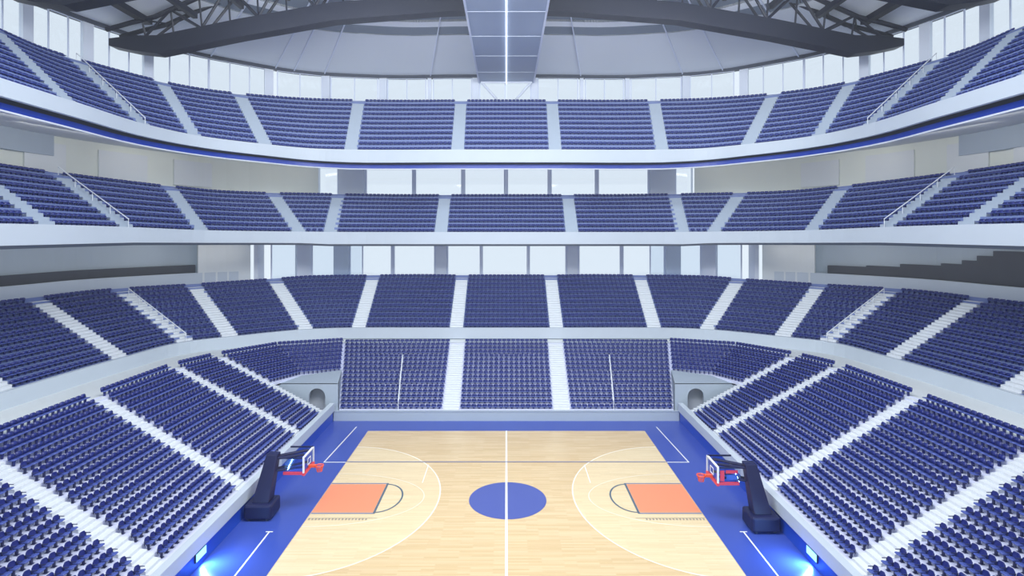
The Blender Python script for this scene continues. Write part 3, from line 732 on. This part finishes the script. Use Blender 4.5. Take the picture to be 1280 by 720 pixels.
# ------------------------------------------------------------------ basketball hoops
def hoop(s, yc, label):
    r = thing('basketball_hoop', label, 'basketball hoop', (s * 17.9, yc - 1.7, 0)); og = (s * 17.9, yc - 1.7, 0); y = yc
    X = lambda a, b: (min(s * a, s * b), max(s * a, s * b))
    def beveled(name, mb, m, w_=0.08):
        o = mb.build(name, m, r, origin=og); bv = o.modifiers.new('edge', 'BEVEL'); bv.width = w_; bv.segments = 2; return o
    yb = y - 1.7
    mb = MB(); mb.box(*X(16.75, 18.7), yb - 0.9, yb + 0.9, 0.12, 1.15); beveled('base', mb, M['navy'], 0.15)
    for xx in (17.1, 18.4):
        for yy in (yb - 0.65, yb + 0.65):
            mb = MB(); mb.tube((s * xx, yy - 0.06, 0.1), (s * xx, yy + 0.06, 0.1), 0.1, 12); mb.build('wheel', M['dark'], r, origin=og)
    mb = MB(); a, b = Vector((s * 17.7, yb, 1.1)), Vector((s * 17.2, yb + 0.7, 4.3))
    q = lambda c, h: [(c.x - h, c.y - h * 0.8, c.z), (c.x + h, c.y - h * 0.8, c.z), (c.x + h, c.y + h * 0.8, c.z), (c.x - h, c.y + h * 0.8, c.z)]
    mb.hexa(q(a, 0.62) + q(b, 0.42)); beveled('upright', mb, M['navy'], 0.08)
    for zo, rr in ((3.95, 0.11), (3.05, 0.09)):
        for yo in (-0.45, 0.45):
            mb = MB(); mb.tube((s * 17.1, yb + 0.7 + yo * 0.5, zo), (s * 15.15, y + yo, zo), rr, 8); mb.build('boom_arm', M['navy'], r, origin=og)
    xb = 14.95; h0, h1 = 2.75, 3.95; hw = 1.05
    bd = MB(); bd.box(*X(xb, xb + 0.04), y - hw, y + hw, h0, h1); bo = bd.build('backboard', M['board'], r, origin=og)
    fr = MB()
    for yy in (y - hw, y + hw): fr.box(*X(xb - 0.03, xb + 0.09), yy - 0.05, yy + 0.05, h0, h1)
    for z_ in (h0, h1): fr.box(*X(xb - 0.03, xb + 0.09), y - hw, y + hw, z_ - 0.05, z_ + 0.05)
    fr.build('board_frame', M['white'], bo)
    fr.v = []
    sq = MB()
    for yy in (y - 0.3, y + 0.3): sq.box(*X(xb - 0.035, xb - 0.005), yy - 0.03, yy + 0.03, 3.1, 3.55)
    for z_ in (3.1, 3.55): sq.box(*X(xb - 0.035, xb - 0.005), y - 0.3, y + 0.3, z_ - 0.03, z_ + 0.03)
    sq.build('target_square', M['white'], bo)
    pd = MB(); pd.box(*X(xb - 0.06, xb + 0.12), y - hw - 0.06, y + hw + 0.06, h0 - 0.12, h0 + 0.08); pd.build('board_pad', M['red'], bo)
    for o in (bo.children):
        for v in o.data.vertices: v.co -= Vector(og)
    # side screen panel joining the arms (glass look, dark top edge)
    sc = MB(); sc.box(*X(xb + 0.15, 16.6), y - 1.0, y - 0.96, 2.9, 3.85); sc.build('side_screen', M['board'], r, origin=og)
    sc = MB(); sc.box(*X(xb, 16.7), y - 1.04, y - 0.94, 3.85, 3.95); sc.box(*X(xb, 16.7), y + 0.9, y + 1.0, 3.95, 4.05); sc.build('top_rail', M['navy'], r, origin=og)
    sc = MB(); sc.box(*X(xb + 0.05, 16.5), y - 1.06, y - 0.94, 2.68, 2.88); sc.build('lower_pad', M['red'], r, origin=og)
    if s > 0:
        sc = MB()
        sc.box(*X(xb + 0.2, xb + 0.5), y - 1.02, y - 0.995, 2.95, 3.7); sc.box(*X(xb + 0.6, 16.4), y - 1.02, y - 0.995, 3.5, 3.72); sc.build('red_panel_mark', M['red'], r, origin=og)
        sc = MB(); sc.box(*X(xb + 0.65, 16.35), y - 1.02, y - 0.995, 3.05, 3.4); sc.build('blue_panel_mark', M['bluepanel'], r, origin=og)
    # rim, net
    rm = MB(); cx, cz = s * 14.15, 2.95; N = 20
    for k in range(N):
        a0, a1 = 2 * math.pi * k / N, 2 * math.pi * (k + 1) / N
        rm.tube((cx + 0.3 * math.cos(a0), y + 0.3 * math.sin(a0), cz), (cx + 0.3 * math.cos(a1), y + 0.3 * math.sin(a1), cz), 0.035, 6)
    rm.box(*X(14.42, 14.95), y - 0.12, y + 0.12, cz - 0.12, cz + 0.05); rim = rm.build('rim', M['rim'], r, origin=og)
    nt = MB()
    for k in range(12):
        a0 = 2 * math.pi * k / 12; a1 = 2 * math.pi * (k + 0.5) / 12
        for sg in (-1, 1):
            p = [(cx + rr * math.cos(a0 + sg * j * 0.26), y + rr * math.sin(a0 + sg * j * 0.26), cz - j * 0.15) for j, rr in enumerate((0.3, 0.25, 0.2, 0.18))]
            for u, v in zip(p[:-1], p[1:]): nt.tube(u, v, 0.018, 4)
    n_ = nt.build('net', M['rim'], rim)
    for v in n_.data.vertices: v.co -= Vector(og)
hoop(-1, 42.4, 'portable basketball hoop with navy base at the left end of the court')
hoop(1, 40.7, 'portable basketball hoop with red and blue marked side panel, right end of court')

# white poles in the far stand
for px_, py0, py1 in ((500, 514, 453), (765, 514, 450)):
    X = d2x(px_, 62.5)
    p = thing('aisle_rail', 'thin white sloping handrail crossing the far lower seats, %s of the middle block' % ('left' if X < 0 else 'right'), 'handrail', (X, 62, 1.1))
    mb = MB(); pts = []
    for k in range(0, 11, 2):
        u = (t1.L - 1) / 2 + (1 if X > 0 else -1) * (1 + (abs(X) - 6.1) / 12.3); x, y = t1.at(u, (k + 0.05) / 16); z = t1.z(u, k); pts.append((x, y, z + 1.05)); mb.tube((x, y, z), pts[-1], 0.04, 6)
    mb.build('post', M['white'], p, origin=(X, 62, 1.1))
    mb = MB()
    for a, b in zip(pts[:-1], pts[1:]): mb.tube(a, b, 0.07, 6)
    mb.build('rail', M['white'], p, origin=(X, 62, 1.1))

# ------------------------------------------------------------------ thin haze filling the arena
hz = MB(); hz.box(-62, 62, 14, 93, 0.2, 60)
ho = hz.build('haze', [bpy.data.materials.new('arena_haze')]); hm = ho.data.materials[0]; hm.use_nodes = True
nt = hm.node_tree; nt.nodes.remove(nt.nodes['Principled BSDF']); vs = nt.nodes.new('ShaderNodeVolumeScatter')
vs.inputs['Density'].default_value = 0.0006; vs.inputs['Color'].default_value = (0.93, 0.96, 1.0, 1); vs.inputs['Anisotropy'].default_value = 0.0
nt.links.new(vs.outputs[0], nt.nodes['Material Output'].inputs['Volume'])
tag(ho, 'thin pale haze hanging in the air of the arena', 'haze', kind='stuff')
